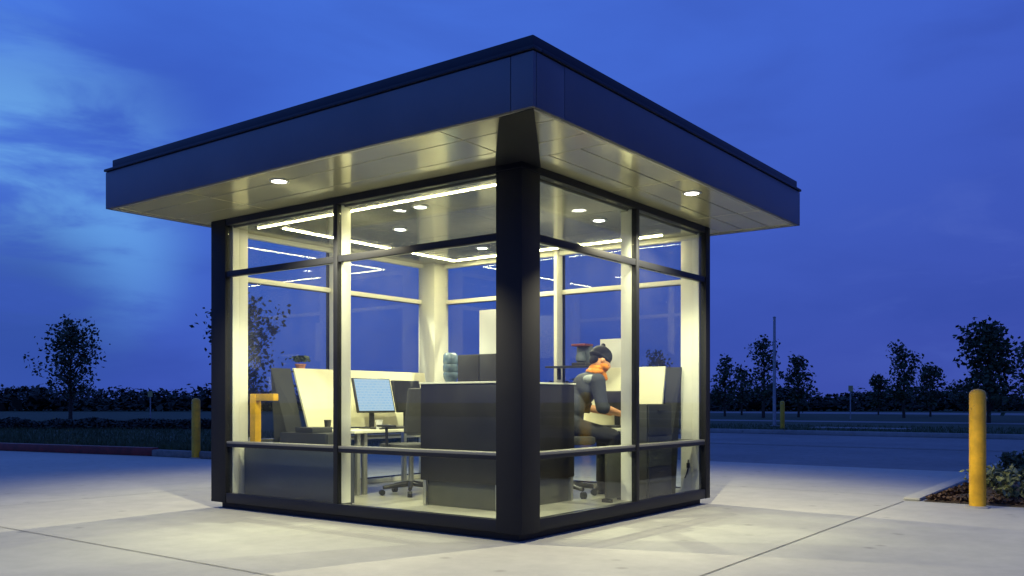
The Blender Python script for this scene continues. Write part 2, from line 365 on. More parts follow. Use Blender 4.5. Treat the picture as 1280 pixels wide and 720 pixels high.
kerb('kerb', [(4.56, -1.53), (14.5, -1.30)], 0.035, 0.16, M['concrete'], 'flush concrete kerb along the planting bed')

# ------------------------------------------------------------------ plants
def leaves_mesh(name, pts, size, m, parent, aspect=1.6, seed=0):
    r = random.Random(seed); vs, fs = [], []
    for c in pts:
        u = Vector((r.gauss(0, 1), r.gauss(0, 1), r.gauss(0, .8))).normalized(); v = u.cross(Vector((r.gauss(0, 1), r.gauss(0, 1), r.gauss(0, 1)))).normalized()
        s = size * r.uniform(0.6, 1.4); i = len(vs); n = u.cross(v) * s * 0.15
        vs += [c - u * s * aspect * .5, c + v * s * .5 + n, c + u * s * aspect * .5, c - v * s * .5 + n]; fs.append((i, i + 1, i + 2, i + 3))
    me = bpy.data.meshes.new(name); me.from_pydata(vs, [], fs); me.materials.append(m)
    o = bpy.data.objects.new(name, me); COL.objects.link(o); o.parent = parent; return o
def tree(px, d, top_py, wpx, label, seed, dens=1.0, low=0.22, cat='tree', name='young_tree', group='young trees on the lawn', leaf=0.125, kind_leaf='leaf'):
    r = random.Random(seed); base = far(px, d); base.z = 0.09
    H = CH + (HOR - top_py) * d / F - 0.09; W = wpx * d / F / 2
    root = empty(name, base, 0, label, cat, group)
    tr = MB(); pts = []
    bend = [Vector((0, 0, 0))]
    for k in range(1, 9): bend.append(Vector((r.gauss(0, .02) * H * k / 8, r.gauss(0, .02) * H * k / 8, H * 0.93 * k / 8)))
    rs = [0.02 * H * (1 - 0.88 * k / 8) + 0.006 for k in range(9)]
    tr.tube(bend, rs, n=7, ball=False)
    nb = int(24 * dens)
    for k in range(nb):
        t = low + (0.97 - low) * (k + r.random()) / nb
        i = min(7, int(t * 8)); o0 = bend[i].lerp(bend[i + 1], t * 8 - i)
        a = k * 2.4 + r.uniform(-.5, .5)
        prof = math.sin(math.pi * min(1, (t - low) / (1 - low) * 0.80 + 0.20)) ** 0.75
        L = W * prof * r.uniform(0.5, 1.12) + 0.08
        e = r.uniform(0.35, 1.0); dirv = Vector((math.cos(a), math.sin(a), e)).normalized()
        p = o0.copy(); prev = p.copy(); n = 5
        rr = rs[i] * 0.45
        for q in range(n):
            dirv = (dirv + Vector((r.gauss(0, .16), r.gauss(0, .16), 0.10))).normalized(); p = prev + dirv * L / n
            tr.cyl(prev, p, rr * (1 - q / n) + .003, rr * (1 - (q + 1) / n) + .003, n=5)
            if q >= 1:
                m = int(r.uniform(2, 15) * (0.5 + q * .25))
                cc = p + Vector((r.gauss(0, .07), r.gauss(0, .07), r.gauss(0, .07))) * H * .5
                for _ in range(m): pts.append(cc + Vector((r.gauss(0, 1), r.gauss(0, 1), r.gauss(0, .9))) * 0.046 * H)
            prev = p
    tr.build('trunk', M['bark'], root)
    leaves_mesh('crown', [p for p in pts if p.z > low * H * 0.6], leaf, M[kind_leaf], root, seed=seed)
    return root
tree(88, 46, 407, 92, 'round young tree alone on the lawn at the far left', 1, 2.4, 0.2)
tree(302, 40, 372, 118, 'sparse young tree half hidden by the left post of the kiosk', 2, 2.2, 0.2)
tree(906, 55, 449, 34, 'short slim young tree just right of the kiosk', 3, 0.9, 0.15)
tree(927, 60, 457, 30, 'smallest young tree between the slim tree and the grey pole', 4, 0.8, 0.15)
tree(954, 50, 417, 44, 'tall narrow young tree beside the grey pole', 5, 1.2, 0.15)
tree(998, 52, 446, 42, 'low young tree just right of the grey pole', 6, 1.2, 0.12)
tree(1098, 62, 468, 36, 'small dark tree left of the pair by the far road', 7, 1.0, 0.1)
tree(1130, 50, 429, 50, 'upright young tree, taller of the pair on the right', 8, 1.3, 0.14)
tree(1163, 54, 457, 46, 'shorter young tree, right one of the pair', 9, 1.2, 0.12)
tree(1236, 38, 407, 92, 'largest broad tree behind the near yellow bollard', 10, 2.6, 0.12, leaf=0.14)
tree(1300, 42, 425, 90, 'broad tree cut off by the right edge', 12, 1.6, 0.12)
tree(1205, 75, 480, 50, 'low dark tree behind the broad tree', 13, 1.0, 0.05)
tree(822, 60, 440, 40, 'thin young tree seen through the right glass of the kiosk', 14, 1.0, 0.15)
# far tree belt that reads as one mass
def belt():
    r = random.Random(5); vs, fs = [], []
    def leafq(c, s):
        u = Vector((r.gauss(0, 1), r.gauss(0, 1), r.gauss(0, .7))).normalized(); v = u.cross(Vector((r.random() - .5, r.random() - .5, 1))).normalized()
        i = len(vs); vs.extend([c - u * s, c + v * s * .7, c + u * s, c - v * s * .7]); fs.append((i, i + 1, i + 2, i + 3))
    n = 520
    for k in range(n):
        px = -420 + 2150 * k / n + r.uniform(-2, 2)
        for row in range(2):
            d = (88, 110)[row] + r.uniform(-5, 5)
            c = far(px, d)
            h = (1.3 + 1.6 * noise.noise(Vector((px * 0.012, row * 7, 0))) + 0.9 * noise.noise(Vector((px * 0.05, row * 3, 5)))) * (1.0, 1.35)[row] + 0.5
            h = max(1.0, h)
            wd = r.uniform(.6, 1.3)
            for q in range(42):
                t = r.random() ** .7
                leafq(c + Vector((r.gauss(0, wd), r.gauss(0, wd), 0.1 + t * h * (1 - .12 * r.random()))), r.uniform(.16, .34))
            # a stem-and-core clump so the belt is dense low down
            b = c + Vector((0, 0, 0))
            for q in range(6): leafq(b + Vector((r.gauss(0, .8), r.gauss(0, .8), h * .3)), h * .34)
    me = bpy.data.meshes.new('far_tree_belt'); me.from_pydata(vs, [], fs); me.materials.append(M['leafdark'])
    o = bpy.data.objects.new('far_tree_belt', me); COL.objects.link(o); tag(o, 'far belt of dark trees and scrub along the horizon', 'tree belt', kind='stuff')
belt()
def hedge():
    r = random.Random(8); vs, fs = [], []
    for k in range(9000):
        px = r.uniform(-60, 300); d = 30 + r.gauss(0, .5)
        c = far(px, d); c.z = 0.1 + r.random() ** .8 * (0.30 + .14 * noise.noise(Vector((px * .03, 0, 0))))
        u = Vector((r.gauss(0, 1), r.gauss(0, 1), r.gauss(0, .7))).normalized(); v = u.cross(Vector((r.random() - .5, r.random() - .5, 1))).normalized()
        s = .06; i = len(vs); vs.extend([c - u * s, c + v * s * .7, c + u * s, c - v * s * .7]); fs.append((i, i + 1, i + 2, i + 3))
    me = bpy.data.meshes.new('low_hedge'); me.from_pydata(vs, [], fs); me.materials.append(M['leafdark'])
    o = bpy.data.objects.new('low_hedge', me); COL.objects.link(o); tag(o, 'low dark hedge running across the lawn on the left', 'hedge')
hedge()
def grass():
    r = random.Random(3); vs, fs = [], []
    def blade(x, y, h):
        a = r.uniform(0, 6.28); w = .012; i = len(vs); lx, ly = r.gauss(0, .35) * h, r.gauss(0, .35) * h
        vs.extend([(x - w * math.cos(a), y - w * math.sin(a), .095), (x + w * math.cos(a), y + w * math.sin(a), .095), (x + lx, y + ly, .095 + h)]); fs.append((i, i + 1, i + 2))
    for k in range(26000):
        y = r.uniform(9.3, 30); xk = 4.4
        for (ya, xa), (yb, xb) in zip(kerbline, kerbline[1:]):
            if ya <= y <= yb: xk = xa + (xb - xa) * (y - ya) / (yb - ya)
        blade(xk + .22 + r.random() ** 2 * 9, y, r.uniform(.05, .15))
    for k in range(9000):
        blade(22.3 + r.random() ** 2 * 7, r.uniform(-12, 11), r.uniform(.05, .13))
    me = bpy.data.meshes.new('grass'); me.from_pydata(vs, [], fs); me.materials.append(M['grass'])
    o = bpy.data.objects.new('grass', me); COL.objects.link(o); tag(o, 'short dark grass growing behind the kerbs', 'grass', kind='stuff')
grass()
def bedplant(x, y, s, label, seed, m='leafpale', n=170):
    r = random.Random(seed); root = empty('shrub', (x, y, .08), 0, label, 'shrub', 'small shrubs in the planting bed')
    st = MB(); pts = []
    for k in range(11):
        a = r.uniform(0, 6.28); e = r.uniform(.35, 1.5); p = Vector((0, 0, -0.02)); d = Vector((math.cos(a), math.sin(a), e)).normalized()
        for q in range(4):
            p2 = p + d * s * r.uniform(.2, .3); st.cyl(p, p2, .006, .004, n=5); p = p2; d = (d + Vector((r.gauss(0, .25), r.gauss(0, .25), 0))).normalized()
            for _ in range(n // 44 + q): pts.append(p + Vector((r.gauss(0, .035), r.gauss(0, .035), r.gauss(0, .03))))
    st.build('stem', M['bark'], root); leaves_mesh('foliage', pts, .042, M[m], root, 1.9, seed)
def gp(px, py): g = ground(px, py); return g.x, g.y
for i, (px, py, s, lb, mm) in enumerate([
        (1243, 622, .30, 'pale leafed shrub nearest the yellow bollard', 'leafpale'), (1277, 630, .26, 'pale low shrub at the right edge of the bed', 'leafpale'),
        (1268, 611, .24, 'pale shrub behind the first two in the bed', 'leafpale'), (1268, 590, .22, 'low dark green bush at the back of the bed', 'leaf'),
        (1288, 598, .24, 'dark green bush cut off by the right edge', 'leaf'), (1318, 622, .3, 'pale shrub beyond the right edge', 'leafpale')]):
    x, y = gp(px, py); bedplant(x, y, s, lb, 40 + i, mm, 170 if mm == 'leafpale' else 420)

# ------------------------------------------------------------------ bollards, pole, barrier
def bollard(px, py, h, r, label):
    g = ground(px, py); t = empty('bollard', (g.x, g.y, 0), rnd.uniform(0, 6), label, 'bollard', 'yellow steel bollards')
    MB().lathe([(r, 0.0), (r, h - r * .75), (r * .96, h - r * .5), (r * .82, h - r * .25), (r * .5, h - r * .07), (0.002, h)], 32).build('post', M['yellow'], t, True)
    MB().lathe([(r + .035, 0.0), (r + .03, .012), (r + .002, .018)], 32).build('base_collar', M['kerb'], t, True)
    b = MB(); b.cyl((r - .004, 0, h - .085), (r + .006, 0, h - .085), .012, n=12); b.build('bolt', M['galv'], t, True)
    return t
bollard(1222, 634.5, 1.12, .073, 'nearest yellow bollard, standing in the planting bed on the right')
bollard(245, 573, 1.06, .075, 'yellow bollard left of the kiosk at the lawn edge')
b3 = bollard(978, 540, 1.02, .075, 'farthest small yellow bollard across the drive')
g = far(968, 33)
pt = empty('lamp_pole', (g.x, g.y, .1), 0, 'thin pale grey pole standing among the trees right of the kiosk', 'pole')
MB().cyl((0, 0, .03), (0, 0, 3.95), .062, .045, 20).build('shaft', M['galv'], pt, True)
MB().box(-.16, .16, -.16, .16, 0, .03, .006).build('base_plate', M['galv'], pt)
MB().lathe([(.05, 3.95), (.06, 3.97), (.04, 4.0), (.004, 4.01)], 16).build('cap', M['galv'], pt, True)
for px, top, lb in ((188, 489, 'tiny pale marker sign in front of the far trees on the left'), (1063, 482, 'tiny pale marker sign in front of the far trees on the right')):
    g = far(px, 47); s = empty('marker_sign', (g.x, g.y, .1), R(-53), lb, 'sign', 'marker signs on the lawn')
    h = CH + (HOR - top) * 47 / F - .1
    MB().cyl((0, 0, 0), (0, 0, h), .03, n=10).build('post', M['galv'], s)
    MB().box(-.12, .12, -.045, -.03, h - .30, h, .003).build('plate', M['signface'], s)

# ------------------------------------------------------------------ kiosk
LX, LY = 3.075, 3.595              # size along X (right facade) and Y (left facade)
ZF, ZS, ZT, ZH, ZC = 0.15, 0.612, 2.185, 2.64, 2.70    # glass bottom, sill centre, transom centre, glass head, soffit
K = empty('kiosk', (0, 0, 0), 0, 'square glass attendant kiosk with dark overhanging flat roof', 'kiosk')
MB().box(.05, LX - .05, .05, LY - .05, 0, .06, .004).build('plinth', M['plinth'], K)
MB().box(.03, LX - .03, .03, LY - .03, .062, .09).build('floor_slab', M['floor'], K)
# corner posts: dark outside, cream inside
def post(x0, x1, y0, y1, inner, label):
    mb = MB(); mb.box(x0, x1, y0, y1, .06, ZC - .002, .004)
    o = mb.build('corner_post', M['column'], K, True, label)
    ib = MB()
    for q in inner: ib.box(*q, .092, ZH + .02, .003)
    ib.build('inner_lining', M['inner'], o, True)
post(-.03, .195, -.03, .20, [(.197, .220, .0, .150), (.0, .18, .202, .22)], 'wide dark front corner post')
post(-.022, .055, LY - .20, LY + .02, [(.057, .13, LY - .205, LY + .0), (.137, .235, LY - .195, LY + .0)], None)
post(LX - .075, LX + .02, -.022, .05, [(LX - .080, LX, .052, .125), (LX - .068, LX, .131, .25)], None)
post(LX - .06, LX + .022, LY - .06, LY + .022, [(LX - .27, LX - .062, LY - .27, LY - .062), (LX - .06, LX, LY - .25, LY - .064), (LX - .25, LX - .064, LY - .06, LY)], None)
# facades: origin, along-vector, inward-vector, start, end, mullion
def facade(name, P, A, I, s0, s1, mm):
    P, A, I = Vector(P), Vector(A), Vector(I)
    def bx(mb, a0, a1, i0, i1, z0, z1, bev=.003):
        p = P + A * a0 + I * i0; q = P + A * a1 + I * i1
        mb.box(min(p.x, q.x), max(p.x, q.x), min(p.y, q.y), max(p.y, q.y), z0, z1, bev)
    # mullion
    mb = MB(); bx(mb, mm - .025, mm + .025, -.020, .028, .151, ZH); o = mb.build('mullion', M['frame'], K, True)
    ib = MB(); bx(ib, mm - .022, mm + .022, .030, .135, .151, ZH + .01); ib.build('inner_fin', M['inner'], o, True)
    segs = [(s0, mm - .027), (mm + .027, s1)]
    for (a, b) in segs:
        mb = MB(); bx(mb, a, b, -.012, .095, ZS - .001, ZS + .020); mb.build('sill_lit_edge', M['ledge'], K, True)  # paler strip puts the lit top of the sill into its colour
    for nm, zc, hh, dep in (('sill_rail', ZS - .018, .0155, .085), ('transom', ZT, .027, .060)):
        for (a, b) in segs:
            mb = MB(); bx(mb, a, b, -.014, .026, zc - hh, zc + hh); o = mb.build(nm, M['frame'], K, True)
            ib = MB(); bx(ib, a, b, .0275, dep, zc - hh + .004, zc + hh - .004); ib.build('inner_trim', M['inner'], o, True)
    mb = MB(); bx(mb, s0, s1, -.018, .05, .062, ZF); mb.build('bottom_rail', M['frame'], K, True)
    ib = MB(); bx(ib, s0, s1, .052, .09, .092, ZF - .01); ib.build('skirting', M['inner'], K, True)
    mb = MB(); bx(mb, s0, s1, -.018, .05, ZH, ZC - .002); mb.build('head_rail', M['frame'], K, True)
    if name.startswith('back'): ib = MB(); bx(ib, s0, s1, .03, .09, ZH - .055, ZH - .003); ib.build('head_trim', M['inner'], K, True)
    for (a, b) in segs:
        for z0, z1 in ((ZF, ZS - .034), (ZS + .020, ZT - .027), (ZT + .027, ZH)):
            g = MB(); bx(g, a + .001, b - .001, .004, .016, z0 + .001, z1 - .001, 0); g.build('window_pane', M['glass'], K)
facade('left', (0, 0, 0), (0, 1, 0), (1, 0, 0), .202, LY - .202, 1.90)
facade('right', (0, 0, 0), (1, 0, 0), (0, 1, 0), .197, LX - .077, 1.656)
facade('backleft', (0, LY, 0), (1, 0, 0), (0, -1, 0), .057, LX - .062, 1.42)
facade('backright', (LX, 0, 0), (0, 1, 0), (-1, 0, 0), .052, LY - .062, 1.70)
# ceiling
mb = MB(); xs = [.06, .80, 1.54, 2.28, LX - .06]; ys = [.06, 1.2, 2.38, LY - .06]
for a, b in zip(xs, xs[1:]):
    for c, d in zip(ys, ys[1:]): mb.box(a + .003, b - .003, c + .003, d - .003, 2.625, 2.638, .001)
ce = mb.build('ceiling', M['ceil'], K)
MB().box(.055, LX - .055, .055, LY - .055, 2.6385, 2.66).build('ceiling_grid', M['gap'], ce)
# roof
OX, OY, EX, EY = -.942, -.784, LX + .38, LY + .235
roof = MB().box(OX + .03, EX - .03, OY + .03, EY - .03, ZC + .022, 3.0).build('roof', M['gap'], K)
def ring(name, o0, t, z0, z1, m, bev=.003, seams=None):
    mb = MB(); x0, x1, y0, y1 = OX - o0, EX + o0, OY - o0, EY + o0
    def run(lo, hi, k):
        c = [lo] + (seams or []) + [hi]; c = [v for v in c if lo <= v <= hi]
        return zip(c, c[1:])
    for a, b in run(y0, y1, 0):
        mb.box(x0, x0 + t, a + .002, b - .002, z0, z1, bev); mb.box(x1 - t, x1, a + .002, b - .002, z0, z1, bev)
    for a, b in run(x0 + t, x1 - t, 1):
        mb.box(a + .001, b - .002, y0, y0 + t, z0, z1, bev); mb.box(a + .001, b - .002, y1 - t, y1, z0, z1, bev)
    return mb.build(name, m, roof, True)
ring('fascia', 0, .03, ZC - .012, 3.008, M['fascia'], .003, [-.62])
ring('coping', .012, .09, 3.014, 3.036, M['coping'], .005)
mb = MB(); mb.box(OX + .012, EX - .05, OY + .012, EY - .09, 3.036, 3.105, .006); mb.build('roof_cap', M['coping'], roof, True)
ring('drip_edge', -.031, .02, ZC - .010, ZC + .004, M['trim'], .002)
# soffit: panels laid with open seams, never over the interior
mb = MB(); zz0, zz1 = ZC, ZC + .014
def sof(x0, x1, y0, y1, cx, cy):
    xs = [x0] + [c for c in cx if x0 < c < x1] + [x1]; ys = [y0] + [c for c in cy if y0 < c < y1] + [y1]
    for a, b in zip(xs, xs[1:]):
        for c, d in zip(ys, ys[1:]): mb.box(a + .006, b - .006, c + .006, d - .006, zz0, zz1, .0015, seg=1)
ix0, iy0 = OX + .053, OY + .053; ix1, iy1 = EX - .053, EY - .053
sof(ix0, .0, iy0, iy1, [-.63, -.28], [-.0, 2.75]); sof(.0, ix1, iy0, .0, [1.18, 2.62], [-.50, -.24])
sof(LX, ix1, .0, iy1, [], [1.8]); sof(.0, LX, LY, iy1, [1.5], [])
so = mb.build('soffit', M['soffit'], roof, True)
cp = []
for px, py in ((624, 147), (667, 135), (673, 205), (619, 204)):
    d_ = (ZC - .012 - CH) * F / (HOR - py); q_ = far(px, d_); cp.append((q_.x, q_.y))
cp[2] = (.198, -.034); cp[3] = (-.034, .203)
MB().prism(cp, ZC - .014, ZC - .003).build('column_reflection_plate', M['column'], roof)  # dark plate added to stand for the corner post mirrored in the soffit
MB().box(-.040, .20, -.040, .205, ZC - .055, ZC - .045, .002).build('column_collar', M['column'], K, True)
# small hardware
g = MB(); g.box(.24, .262, LY - .225, LY - .196, .60, .66, .004); g.build('door_stop', M['white'], K)
g = MB(); g.box(LX - .10, LX - .07, .15, .175, .35, .40, .005); g.tube([(LX - .09, .16, .35), (LX - .10, .17, .29), (LX - .08, .2, .25)], [.006] * 3, 8); g.tube([(LX - .09, .16, .39), (LX - .11, .15, .43)], [.006] * 2, 8); g.build('power_outlet', M['plastic'], K)

# recessed lights
def downlight(x, y, z, label, group, P, r=.05, cone=165, col=(1, .92, .60)):
    t = empty('recessed_downlight', (x, y, z), 0, label, 'downlight', group)
    MB().lathe([(r + .022, .0), (r + .022, -.006), (r + .004, -.010), (r, -.004)], 28).build('trim_ring', M['lampring'], t, True)
    MB().lathe([(r, -.0045), (r * .9, -.007), (r * .5, -.009), (.001, -.010)], 24).build('lens', M['lamp'], t, True)
    l = bpy.data.lights.new('downlight_lamp', 'SPOT'); l.energy = P; l.color = col; l.spot_size = R(132 if group == GE else 160); l.spot_blend = .45; l.shadow_soft_size = .02
    if group == GE:
        l.use_nodes = True; nt = l.node_tree; em = next(n for n in nt.nodes if n.type == 'EMISSION')
        tc = N(nt, 'ShaderNodeTexCoord'); sx = N(nt, 'ShaderNodeSeparateXYZ'); ab = N(nt, 'ShaderNodeMath', operation='ABSOLUTE')
        mx_ = N(nt, 'ShaderNodeMath', operation='MAXIMUM'); mx_.inputs[1].default_value = .45; pw = N(nt, 'ShaderNodeMath', operation='POWER'); pw.inputs[1].default_value = -1.5
        nt.links.new(tc.outputs['Normal'], sx.inputs[0]); nt.links.new(sx.outputs['Z'], ab.inputs[0]); nt.links.new(ab.outputs[0], mx_.inputs[0])
        nt.links.new(mx_.outputs[0], pw.inputs[0]); nt.links.new(pw.outputs[0], em.inputs['Strength'])
    lo = bpy.data.objects.new('downlight_lamp', l); COL.objects.link(lo); lo.parent = t; lo.location = (0, 0, -.032); return t
GE = 'downlights in the roof overhang'; GI = 'downlights in the kiosk ceiling'
downlight(-.653, 1.828, ZC, 'bright round downlight in the left roof overhang', GE, 235, .055)
downlight(1.624, -.535, ZC, 'bright round downlight in the right roof overhang', GE, 235, .055)
downlight(LX + .19, 1.8, ZC, 'downlight in the overhang above the back right windows', GE, 240, .05)
downlight(1.5, LY + .11, ZC, 'downlight in the overhang above the back left windows', GE, 240, .05)
downlight(1.03, 2.17, 2.625, 'ceiling downlight inside above the left desk', GI, 50)
downlight(1.79, .45, 2.625, 'ceiling downlight inside above the person', GI, 50)
downlight(.42, 1.35, 2.625, 'ceiling downlight inside near the left front glass', GI, 50)
downlight(.68, .42, 2.625, 'ceiling downlight inside nearest the front corner post', GI, 50)
downlight(2.3, 2.2, 2.625, 'ceiling downlight inside above the dark cabinet', GI, 50)
def led(a, b, z, label, m='led', w=.011, h=.003):
    t = empty('linear_light', ((a[0] + b[0]) / 2, (a[1] + b[1]) / 2, z), 0, label, 'linear light', 'linear lights at the kiosk ceiling')
    dx, dy = abs(b[0] - a[0]) / 2, abs(b[1] - a[1]) / 2; ex, ey = (w, 0) if dx < .01 else (0, w)
    MB().box(-dx - ex - (.004 if ex else 0), dx + ex + (.004 if ex else 0), -dy - ey - (.004 if ey else 0), dy + ey + (.004 if ey else 0), -.0015, 0).build('housing', M['inner'], t)
    MB().box(-dx - ex, dx + ex, -dy - ey, dy + ey, -.0015 - h, -.002).build('diffuser', M[m], t)
led((.20, .30), (.20, 3.2), 2.624, 'long linear light on the ceiling inside the left glass', 'ledfront', .008, .003)
led((.35, 3.02), (2.82, 3.02), 2.624, 'long linear light on the ceiling before the back left windows')
led((2.80, .35), (2.80, 2.96), 2.624, 'long linear light on the ceiling before the back right windows')

# ------------------------------------------------------------------ interior furniture
FZ = .092
def desk(x0, x1, y0, y1, z, legs, label, crossbar=True):
    t = empty('desk', ((x0 + x1) / 2, (y0 + y1) / 2, FZ), 0, label, 'desk')
    cx, cy = (x0 + x1) / 2, (y0 + y1) / 2
    MB().box(x0 - cx, x1 - cx, y0 - cy, y1 - cy, z - .028 - FZ, z - FZ, .004).build('desktop', M['desk'], t, True)
    for lx, ly in legs: MB().box(lx - cx - .022, lx - cx + .022, ly - cy - .022, ly - cy + .022, 0, z - .03 - FZ, .003).build('leg', M['steel'], t, True)
    return t
dl = desk(.87, 2.20, 2.62, 3.26, .72, [(.97, 2.68), (.97, 3.18), (1.06, 2.68), (2.14, 3.18), (2.14, 2.68)], 'cream desk behind the left windows with the lit monitor')
dr = desk(2.36, 2.84, .48, 1.62, .745, [(2.41, .66), (2.79, .66), (2.41, 1.55), (2.79, 1.55)], 'cream desk at the right where the person works')
# desk screens leaning outwards
def screen(p0, p1, out, z0, z1, inset, m, label, name='desk_screen', foot=True):
    """upright panel from p0 to p1, its top pushed towards 'out'"""
    p0, p1, out = Vector(p0), Vector(p1), Vector(out); a = (p1 - p0).normalized(); n = Vector((-a.y, a.x)) * .014
    b = bmesh.new(); vs = []
    for s in (-1, 1):
        for q, zz, sh in ((p0 + a * inset[0], z0, 0), (p1 - a * inset[1], z0, 0), (p1, z1, 1), (p0, z1, 1)):
            w = q + n * s + out * sh; vs.append(b.verts.new((w.x, w.y, zz)))
    b.faces.new(vs[:4]); b.faces.new(vs[4:][::-1])
    for i in range(4): b.faces.new((vs[i], vs[(i + 1) % 4], vs[4 + (i + 1) % 4], vs[4 + i]))
    bmesh.ops.recalc_face_normals(b, faces=b.faces[:]); bmesh.ops.bevel(b, geom=b.edges[:], offset=.003, segments=1, affect='EDGES')
    mb = MB(); mb._merge(b); t = mb.build(name, m, None, True); tag(t, label, 'desk screen'); return t
screen((.79, 3.29), (2.72, 3.29), (0, .13), .73, 1.335, (.08, .0), M['screenp'], 'long cream privacy screen behind the lit monitor')
screen((2.875, .40), (2.875, 1.30), (.10, 0), .755, 1.35, (.0, .0), M['screenp'], 'cream privacy screen in front of the working person')
# dark side panels
def darkpanel(pts_xy_z, thick, label, m):
    b = bmesh.new(); lo = [b.verts.new(Vector(p)) for p in pts_xy_z]; f = b.faces.new(lo)
    r = bmesh.ops.solidify(b, geom=[f], thickness=thick); bmesh.ops.recalc_face_normals(b, faces=b.faces[:])
    mb = MB(); mb._merge(b); o = mb.build('side_panel', m, None); tag(o, label, 'side panel')
darkpanel([(.545, 3.36, FZ), (.855, 3.36, FZ), (.855, 3.36, .725), (.745, 3.40, 1.33), (.50, 3.40, 1.33)], .03, 'dark grey side panel left of the long cream screen', M['greyp'])
darkpanel([(2.93, .27, FZ), (2.93, .395, FZ), (2.93, .395, .74), (2.975, .395, 1.34), (2.975, .22, 1.34)], .02, 'dark narrow side panel right of the cream screen on the right', M['greyp'])
# modesty panel under left desk
o = MB().box(.56, .855, 2.66, 2.68, FZ, .70, .003).build('low_cabinet_front', M['greyp']); bpy.data.objects.remove(o)
t = empty('storage_cabinet', (.70, 2.98, FZ), 0, 'low dark grey cabinet at the left end of the left desk', 'cabinet')
MB().box(-.16, .155, -.33, .33, 0, .61, .004).build('carcass', M['greyp'], t, True)
MB().box(-.15, .145, -.345, -.332, .02, .30, .003).build('drawer_front', M['greyp'], t); MB().box(-.15, .145, -.345, -.332, .31, .60, .003).build('drawer_front', M['greyp'], t)
MB().box(-.06, .06, -.358, -.346, .24, .25, .002).build('handle', M['steel'], t); MB().box(-.06, .06, -.358, -.346, .54, .55, .002).build('handle', M['steel'], t)
o = MB().box(-.13, .12, -.13, .12, 0, .05, .004).build('paper_tray', M['greyp'], None, True, loc=(.70, 3.0, .703)); tag(o, 'flat grey paper tray on the low dark cabinet', 'tray')
t = empty('storage_cabinet', (.24, 2.68, FZ), 0, 'long low blue grey cabinet standing against the lower left glass', 'cabinet')
MB().box(-.07, .07, -.66, .69, .03, .48, .004).build('carcass', M['bluepanel'], t, True); MB().box(-.06, .06, -.64, .67, 0, .029).build('base', M['plastic'], t)
bt = empty('yellow_bracket', (.245, 3.30, FZ + .481), 0, 'yellow upside down L bracket standing on the long low cabinet inside the left glass', 'bracket')
MB().box(-.035, .035, -.04, .04, .006, .50, .006).build('post', M['yellow'], bt, True); MB().box(-.03, .03, -.30, -.041, .435, .50, .006).build('arm', M['yellow'], bt, True)
MB().box(-.05, .05, -.06, .05, 0, .0055, .001).build('base_plate', M['galv'], bt)
# L-shaped dark reception partition behind the front corner
t = empty('reception_partition', (.75, .75, FZ), 0, 'dark L shaped counter partition behind the front corner post', 'partition')
MB().box(0, .03, 0, .90, .22, 1.165 - FZ - .012, .003).build('panel', M['darkp'], t, True); MB().box(.032, 1.10, 0, .03, .22, 1.165 - FZ - .012, .003).build('panel', M['darkp'], t, True)
MB().box(-.012, .045, -.012, .91, 1.165 - FZ - .011, 1.165 - FZ + .004, .002).build('top_cap', M['edge'], t, True); MB().box(.046, 1.112, -.012, .045, 1.165 - FZ - .011, 1.165 - FZ + .004, .002).build('top_cap', M['edge'], t, True)
MB().box(.06, .54, .06, .88, .60, .63, .003).build('worktop', M['desk'], t, True); MB().box(.55, 1.08, .06, .5, .60, .63, .003).build('worktop', M['desk'], t, True)
MB().box(.030, .040, .05, .88, 0, .218, .001).build('shaded_floor_panel', M['floorshade'], t, True); MB().box(.05, 1.06, .030, .040, 0, .218, .001).build('shaded_floor_panel', M['floorshade'], t, True)  # low grey-green panels added to stand for the shaded floor
for q in ((.002, .03), (.002, .84), (.50, .84), (1.05, .002), (1.05, .45), (.04, .45)): MB().box(q[0], q[0] + .035, q[1], q[1] + .035, 0, .60 if q[0] > .04 and q[1] > .04 else .219, .003).build('leg', M['steel'], t, True)
# pedestal cabinet on the right
t = empty('pedestal_cabinet', (2.42, .30, FZ), 0, 'dark pedestal cabinet by the right window under the narrow panel', 'cabinet')
MB().box(-.24, .24, -.12, .12, 0, .885, .005).build('carcass', M['greyp'], t, True)
for k in range(3): d_ = MB().box(-.225, .225, -.134, -.1215, .03 + k * .285, .30 + k * .285, .004).build('drawer_front', M['greyp'], t, True); MB().box(-.06, .06, -.146, -.135, .25 + k * .285, .262 + k * .285, .002).build('handle', M['plastic'], d_)
t = empty('low_divider', (2.12, .42, FZ), 0, 'low dark divider between the dark partition and the pedestal cabinet', 'divider')
MB().box(-.26, .05, -.012, .012, .03, .475, .003).build('panel', M['floorshade'], t, True)
for q in (-.25, .02): MB().box(q, q + .03, -.05, .05, 0, .029, .003).build('foot', M['plastic'], t)
# tall dark cabinet, with a white framed board on it
t = empty('tall_cabinet', (2.50, 2.23, FZ), 0, 'tall dark cabinet rising behind the dark partition', 'cabinet')
MB().box(-.20, .20, -.30, .30, .04, 1.41, .004).build('carcass', M['darkp'], t, True); MB().box(-.18, .18, -.28, .28, 0, .04).build('base', M['plastic'], t)
for s in (-1, 1):
    d_ = MB().box(-.215, -.202, .004 if s > 0 else -.296, .296 if s > 0 else -.004, .06, 1.40, .003).build('door', M['darkp'], t, True); MB().cyl((-.228, .03 * s, .6), (-.228, .03 * s, .8), .006, n=8).build('handle', M['steel'], d_)
t = empty('white_board', (2.6, 2.235, FZ + 1.41), 0, 'blank white board standing on the tall dark cabinet', 'board')
MB().box(-.006, .006, -.24, .24, .012, .50, .002).build('panel', M['white'], t)
MB().box(-.012, .012, -.255, .255, 0, .012, .002).build('frame', M['steel'], t)
